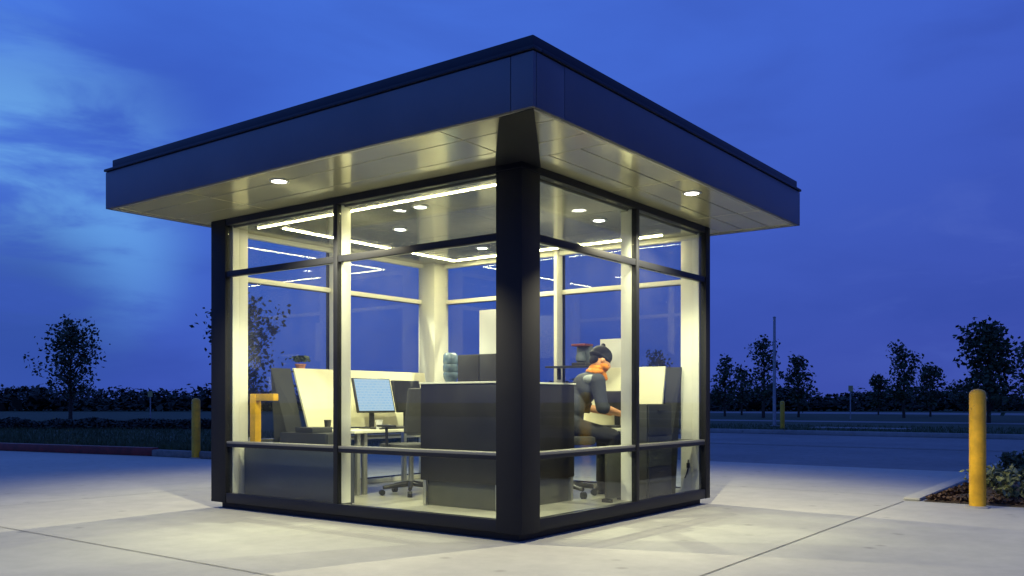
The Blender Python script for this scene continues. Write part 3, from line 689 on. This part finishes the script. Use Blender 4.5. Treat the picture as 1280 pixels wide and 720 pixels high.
# water cooler
t = empty('water_cooler', (2.44, 2.76, FZ), 0, 'water cooler with a pale blue jug beside the tall dark cabinet', 'water cooler')
MB().box(-.15, .15, -.15, .15, 0, 1.08, .02).build('body', M['white'], t, True)
MB().lathe([(.05, 1.08), (.055, 1.12), (.078, 1.17), (.084, 1.21), (.077, 1.23), (.084, 1.25), (.084, 1.30), (.077, 1.32), (.084, 1.34), (.08, 1.42), (.06, 1.445), (.002, 1.447)], 28).build('water_jug', M['jug'], t, True)
MB().cyl((-.15, -.03, .85), (-.19, -.03, .85), .012, n=10).build('tap', M['plastic'], t)
# white upright panel behind the right screen
t = empty('white_locker', (2.85, 1.46, FZ), 0, 'unused', 'locker'); bpy.data.objects.remove(t)
o = MB().box(-.008, .008, -.17, .17, 0, 1.56, .003).build('white_screen', M['white'], None, True, loc=(3.0, 1.0, FZ)); tag(o, 'tall white panel standing behind the person\'s cream screen', 'panel')
# shelf with coffee maker
t = empty('wall_shelf', (2.83, 1.40, 1.355), 0, 'small dark shelf fixed to the back right mullion', 'shelf')
MB().box(-.13, .10, -.27, .27, 0, .018, .003).build('board', M['plastic'], t); MB().box(.08, .10, .22, .26, -.12, -.001, .003).build('bracket', M['plastic'], t)
t = empty('coffee_maker', (2.82, 1.28, 1.374), 0, 'red topped blue grey coffee maker on the small shelf', 'coffee maker')
MB().box(-.08, .08, -.085, .085, 0, .03, .008).build('base', M['plastic'], t, True); MB().box(.01, .08, -.08, .08, .031, .20, .008).build('tank', M['bluegrey'], t, True)
MB().lathe([(.035, .032), (.052, .05), (.055, .09), (.04, .13), (.042, .14)], 18, (-.03, 0, 0)).build('jug', M['bluegrey'], t, True); MB().box(-.085, .08, -.085, .085, .201, .225, .008).build('lid', M['red'], t, True)
# potted plant on the side panel ledge
t = empty('potted_plant', (.885, 3.36, 1.34), 0, 'small green plant in a pinkish pot above the long cream screen', 'potted plant')
t.location = (.92, 3.46, 1.338)
MB().lathe([(.035, 0), (.052, .06), (.057, .06), (.057, .075), (.045, .075), (.002, .07)], 20).build('pot', M['terracotta'], t, True)
rr = random.Random(4); leaves_mesh('foliage', [Vector((rr.gauss(0, .035), rr.gauss(0, .035), .105 + rr.random() * .045)) for _ in range(160)], .03, M['leaf'], t, 1.4, 3)
o = MB().box(.78, 1.06, 3.41, 3.49, 1.325, 1.337, .002).build('ledge', M['greyp']); o.location.z = -.03; t.location.z -= .03; o.name = 'window_ledge'; tag(o, 'thin grey ledge carrying the small potted plant', 'ledge')

# monitors
def monitor(x, y, z, rz, tilt, w, h, label, lit=True, stand_z=0.0):
    t = empty('monitor', (x, y, z), rz, label, 'monitor')
    zc = .18 + h / 2 - .02; T = Matrix.Translation((0, 0, zc)) @ Matrix.Rotation(tilt, 4, 'X')
    MB().box(-w / 2, w / 2, -.012, .016, -h / 2, h / 2, .005, T).build('case', M['plastic'], t, True)
    if lit: 
        p = MB().box(-w / 2 + .014, w / 2 - .014, -.0145, -.0125, -h / 2 + .016, h / 2 - .014, 0, T).build('display', M['display'], t)
    else: MB().box(-w / 2 + .014, w / 2 - .014, -.0145, -.0125, -h / 2 + .016, h / 2 - .014, 0, T).build('display', M['plastic'], t)
    MB().box(-.03, .03, .02, .04, .01, zc, .004).build('stand', M['plastic'], t, True); MB().box(-.12, .12, -.06, .10, 0, .012, .005).build('foot', M['plastic'], t, True)
monitor(1.49, 2.99, .722, 0, R(-14), .53, .365, 'monitor showing a pale blue window on the left desk')
monitor(2.01, 3.0, .722, 0, R(-14), .42, .35, 'dark switched off monitor right of the lit monitor', False)
def keyboard(x, y, z, rz, label):
    t = empty('keyboard', (x, y, z), rz, label, 'keyboard')
    MB().box(-.22, .22, -.07, .07, 0, .016, .004).build('tray', M['plastic'], t, True)
    kb = MB()
    for i in range(14):
        for j in range(5): kb.box(-.21 + i * .03, -.185 + i * .03, -.062 + j * .025, -.041 + j * .025, .0165, .024)
    kb.build('keys', M['key'], t)
keyboard(1.50, 2.76, .722, 0, 'dark keyboard before the lit monitor')
keyboard(2.50, .86, .747, R(-90), 'dark keyboard under the hands of the person')
monitor(2.72, .82, .747, R(-90), R(-8), .46, .20, 'low dark monitor on the desk of the person', False)
t = empty('desk_phone', (2.07, 2.74, .722), .3, 'dark desk phone at the right end of the left desk', 'phone')
MB().box(-.09, .09, -.10, .10, 0, .035, .01).build('base', M['plastic'], t, True); MB().tube([(-.06, -.09, .05), (-.06, -.05, .065), (-.06, .05, .065), (-.06, .09, .05)], [.018, .014, .014, .018], 10).build('handset', M['plastic'], t, True)
def prop_cup(x, y, z, label, m):
    t = MB().lathe([(.028, 0), (.036, .09), (.038, .095), (.033, .095), (.026, .01), (.002, .008)], 20).build('cup', M[m], None, True, loc=(x, y, z)); tag(t, label, 'cup', 'cups on the left desk')
prop_cup(.98, 3.12, .722, 'dark cup left of the lit monitor', 'plastic'); prop_cup(1.30, 2.72, .722, 'pale cup beside the dark keyboard', 'white'); prop_cup(1.86, 2.80, .722, 'pale cup right of the dark keyboard', 'white')
t = MB(); 
for k in range(7): t.box(-.105 + rnd.uniform(-.006, .006), .105, -.15, .15 + rnd.uniform(-.006, .006), k * .006, k * .006 + .005)
o = t.build('paper_stack', M['paper'], None, loc=(2.47, 1.28, .747)); tag(o, 'stack of cream paper on the right desk', 'paper')
o = MB().box(-.15, .15, -.105, .105, 0, .012, .002).build('paper_stack', M['paper'], None, loc=(1.98, 2.78, .722)); tag(o, 'sheets of pale paper on the left desk', 'paper')
# office chairs
def office_chair():
    t = empty('office_chair', (0, 0, 0), 0, 'x', 'office chair')
    MB().box(-.23, .23, -.24, .23, .43, .50, .03).build('seat', M['fabric'], t, True)
    T = Matrix.Translation((0, -.24, .80)) @ Matrix.Rotation(R(10), 4, 'X')
    b = MB().box(-.22, .22, -.028, .028, -.20, .24, .026, T).build('backrest', M['fabric'], t, True)
    MB().tube([(0, -.15, .42), (0, -.27, .44), (0, -.285, .60), (0, -.27, .75)], [.018] * 4, 10).build('back_support', M['plastic'], b, True)
    for s in (-1, 1):
        a = MB(); a.tube([(s * .22, 0, .44), (s * .28, 0, .46), (s * .285, .0, .66)], [.014] * 3, 10); a.build('armrest', M['plastic'], t, True)
        MB().box(s * .285 - .035, s * .285 + .035, -.12, .13, .662, .685, .01).build('armrest_pad', M['plastic'], t, True)
    MB().cyl((0, 0, .10), (0, 0, .43), .026, n=16).build('gas_lift', M['steel'], t, True)
    st = MB()
    for k in range(5):
        a = k * 2 * math.pi / 5 + .3; st.tube([(0, 0, .11), (.28 * math.cos(a), .28 * math.sin(a), .075)], [.03, .018], 10)
    st.build('star_base', M['plastic'], t, True)
    for k in range(5):
        a = k * 2 * math.pi / 5 + .3; c = Vector((.29 * math.cos(a), .29 * math.sin(a), .028)); n = Vector((-math.sin(a), math.cos(a), 0)) * .022
        MB().cyl(c - n, c + n, .028, n=14).build('caster', M['plastic'], t, True)
    return t
c1 = office_chair(); c1.location = (1.35, 2.33, FZ); c1.rotation_euler.z = R(-12); c1['label'] = 'empty black office chair at the left desk'
c2 = c1.copy(); COL.objects.link(c2)
for ch in c1.children:
    if ch.name.split('.')[0] in ('seat', 'gas_lift', 'star_base', 'caster'): copy_tree(ch, c2)
c2.name = 'office_stool'; c2.location = (2.10, 1.015, FZ + .0); c2.rotation_euler.z = R(-128); c2['label'] = 'backless office stool the working person sits on'
c2.scale = (1, 1, 1.16); c2['category'] = 'stool'

# ------------------------------------------------------------------ person
def remeshed(mb, name, m, parent, voxel=.006, smooth=4, label=None):
    o = mb.build(name, m, None)
    r = o.modifiers.new('r', 'REMESH'); r.mode = 'VOXEL'; r.voxel_size = voxel; r.use_smooth_shade = True
    s = o.modifiers.new('s', 'SMOOTH'); s.iterations = smooth; s.factor = .5
    dg = bpy.context.evaluated_depsgraph_get(); me = bpy.data.meshes.new_from_object(o.evaluated_get(dg), depsgraph=dg)
    me.name = name; o.modifiers.clear(); old = o.data; o.data = me; bpy.data.meshes.remove(old)
    for p in me.polygons: p.use_smooth = True
    o.parent = parent
    if label: o['label'] = label
    return o
def person(x, y, heading):
    t = empty('person', (x, y, FZ), heading, 'person in dark jacket, black knit cap and a wrap added for the orange-lit face and neck, working at the right desk', 'person')
    V = Vector; sz = .60                  # local: +X forward, +Y left; sz = seat height
    hip = V((0, 0, sz + .09)); waist = V((.05, 0, sz + .26)); chest = V((.165, 0, sz + .43)); neck = V((.27, 0, sz + .585)); hd = V((.335, -.01, sz + .715))
    b = MB(); skin_ = b
    # head with face
    rot = Matrix.Rotation(R(30), 3, 'Y') @ Matrix.Rotation(R(-6), 3, 'X')
    def H(v): return hd + rot @ V(v)
    b.ball(hd, (.096, .076, .108), 24, rot=rot); b.ball(H((.022, 0, -.055)), (.068, .056, .066), 18, rot=rot)
    b.ball(H((.055, 0, -.095)), (.026, .03, .020), 12, rot=rot)
    b.tube([H((.088, 0, .016)), H((.112, 0, -.022))], [.009, .014], 10); b.ball(H((.108, 0, -.024)), (.015, .016, .012), 10)
    b.ball(H((.078, 0, .028)), (.018, .05, .012), 12, rot=rot)      # brow
    for s in (-1, 1):
        b.ball(H((-.005, s * .078, -.012)), (.022, .010, .032), 12, rot=rot); b.ball(H((.07, s * .036, -.022)), (.022, .022, .018), 12, rot=rot)
    b.ball(H((.090, 0, -.056)), (.010, .024, .008), 10, rot=rot)
    b.tube([neck + V((-.02, 0, -.06)), hd + V((-.01, 0, -.05))], [.062, .054], 18)
    # torso, legs
    b.ball(hip, (.13, .165, .12), 20); b.ball(waist, (.10, .14, .13), 20); b.ball(chest, (.115, .165, .15), 22); b.ball(neck + V((-.03, 0, -.08)), (.08, .16, .07), 20)
    legs = {}
    for s in (-1, 1):
        k = V((.42, s * .13, sz - .03)); a = V((.40, s * .13, .10)); h = V((.03, s * .09, sz + .06)); legs[s] = (h, k, a)
        b.tube([h, k, a], [.082, .058, .040], 16); b.ball(a + V((.05, 0, -.035)), (.115, .042, .036), 14)
    # arms with hands
    arms = {}
    for s in (-1, 1):
        sh = neck + V((-.035, s * .185, -.085)); el = V((.26, s * .24, sz + .255)); wr = V((.50, s * .12, sz + .19)); arms[s] = (sh, el, wr)
        b.tube([sh, sh.lerp(el, .5), el, el.lerp(wr, .35), wr], [.052, .047, .040, .038, .026], 14)
        pd = V((.95, -s * .25, -.22)).normalized(); side = V((0, 0, 1)).cross(pd).normalized(); up = pd.cross(side)
        if up.z < 0: up = -up
        pc = wr + pd * .045
        for q in range(4):
            off = side * (q - 1.5) * .020
            k0 = wr + off * .6; k1 = wr + pd * (.092 - abs(q - 1.4) * .006) + off
            b.tube([k0, k1], [.016, .0125], 10)
            L = (.074, .082, .077, .060)[q if s > 0 else 3 - q] if True else .07
            d1 = (pd + V((0, 0, -.12))).normalized(); d2 = (pd + V((0, 0, -.75))).normalized(); d3 = (pd + V((0, 0, -1.4))).normalized()
            sp = side * (q - 1.5) * .10
            p1 = k1 + (d1 + sp) * L * .45; p2 = p1 + (d2 + sp * .5) * L * .32; p3 = p2 + d3 * L * .23
            b.tube([k1, p1, p2, p3], [.0105, .0095, .0088, .0075], 8); b.ball(p3, (.0075,) * 3, 8)
        tb = wr + pd * .025 - side * s * -.0 + side * (-s) * .022
        t1 = tb + (pd * .6 + side * (-s) * .75).normalized() * .042; t2 = t1 + (pd * .9 + side * (-s) * .3 + V((0, 0, -.25))).normalized() * .032
        b.tube([tb, t1, t2], [.015, .012, .009], 8); b.ball(t2, (.009,) * 3, 8)
    body = remeshed(b, 'body', M['skin'], t, .0052, 3)
    for s in (-1, 1):
        e = MB(); e.ball(H((.086, s * .030, .008)), (.006, .008, .005), 10, rot=rot); e.build('eye', M['plastic'], body, True)
    # jacket
    j = MB(); j.ball(hip + V((0, 0, .03)), (.135, .175, .09), 22); j.ball(waist, (.112, .155, .15), 22); j.ball(chest, (.115, .172, .155), 24); j.ball(neck + V((-.035, 0, -.085)), (.10, .185, .075), 22)
    j.tube([neck + V((-.03, 0, -.05)), neck + V((-.015, 0, .0))], [.085, .072], 18)
    for s in (-1, 1):
        sh, el, wr = arms[s]; j.tube([sh, sh.lerp(el, .45), el, el.lerp(wr, .22)], [.075, .066, .060, .054], 16); j.ball(sh, (.078,) * 3, 14); j.ball(el, (.063,) * 3, 12)
    j.tube([hip, waist, chest], [.112, .108, .112], 20)
    jk = remeshed(j, 'jacket', M['jacket'], t, .008, 3)
    y_ = MB(); y_.ball(neck + V((-.075, .10, -.070)), (.085, .115, .052), 18); y_.ball(neck + V((-.075, -.10, -.070)), (.085, .115, .052), 18)
    remeshed(y_, 'shoulder_panel', M['yoke'], jk, .008, 2, 'pale grey shoulders of the jacket')
    tr = MB(); tr.ball(hip, (.15, .182, .125), 20)
    for s in (-1, 1):
        h, k, a = legs[s]; tr.tube([h, k, a + V((0, 0, .02))], [.100, .076, .062], 18)
    remeshed(tr, 'trousers', M['trousers'], t, .009, 3)
    for s in (-1, 1):
        a = legs[s][2]; sh_ = MB(); sh_.ball(a + V((.06, 0, -.045)), (.138, .050, .048), 16); sh_.box(a.x - .065, a.x + .19, a.y - .045, a.y + .045, .0, .028, .012); sh_.tube([a + V((0, 0, -.03)), a + V((0, 0, .03))], [.052, .056], 14)
        remeshed(sh_, 'shoe', M['shoe'], t, .007, 2)
    # knit cap and hair
    c = MB(); c.ball(H((-.014, 0, .040)), (.112, .094, .092), 24, rot=rot); c.ball(H((-.02, 0, .012)), (.116, .098, .035), 22, rot=rot); c.ball(H((-.045, 0, .135)), (.024, .022, .022), 12)
    remeshed(c, 'knit_cap', M['cap'], t, .006, 3)
    h = MB(); h.ball(H((-.062, 0, -.035)), (.045, .070, .050), 16, rot=rot); remeshed(h, 'hair', M['cap'], t, .006, 2)
    # wrap added to carry the orange light on face and neck
    s_ = MB(); s_.ball(neck + V((.005, 0, .012)), (.092, .088, .046), 20); s_.ball(neck + V((.03, 0, .05)), (.082, .080, .045), 20)
    s_.ball(H((.034, 0, -.052)), (.078, .074, .048), 20, rot=rot); s_.tube([neck + V((.07, 0, .0)), neck + V((.125, -.015, -.07))], [.052, .014], 14)
    remeshed(s_, 'lit_face_wrap', M['lit_face_wrap'], t, .006, 2)
    return t
person(2.12, 1.0, math.atan2(-.617, .787))

# ------------------------------------------------------------------ camera & render settings
cam = bpy.data.cameras.new('camera'); co = bpy.data.objects.new('camera', cam); COL.objects.link(co)
co.location = (-5.146, -3.789, CH); co.rotation_euler = (R(90), 0, R(-53.08))
cam.sensor_width = 36; cam.lens = 36 * F / 1280; cam.shift_y = (HOR - 360) / 1280; cam.clip_start = .05; cam.clip_end = 3000
sc.camera = co
vs = sc.view_settings; vs.view_transform = 'Standard'; vs.look = 'None'; vs.exposure = 0; vs.gamma = 1; vs.use_curve_mapping = False
sc.render.engine = 'CYCLES'; cy = sc.cycles
cy.use_denoising = True; cy.max_bounces = 10; cy.diffuse_bounces = 5; cy.glossy_bounces = 5; cy.transparent_max_bounces = 24; cy.sample_clamp_indirect = 6.0
cy.caustics_reflective = False; cy.caustics_refractive = False
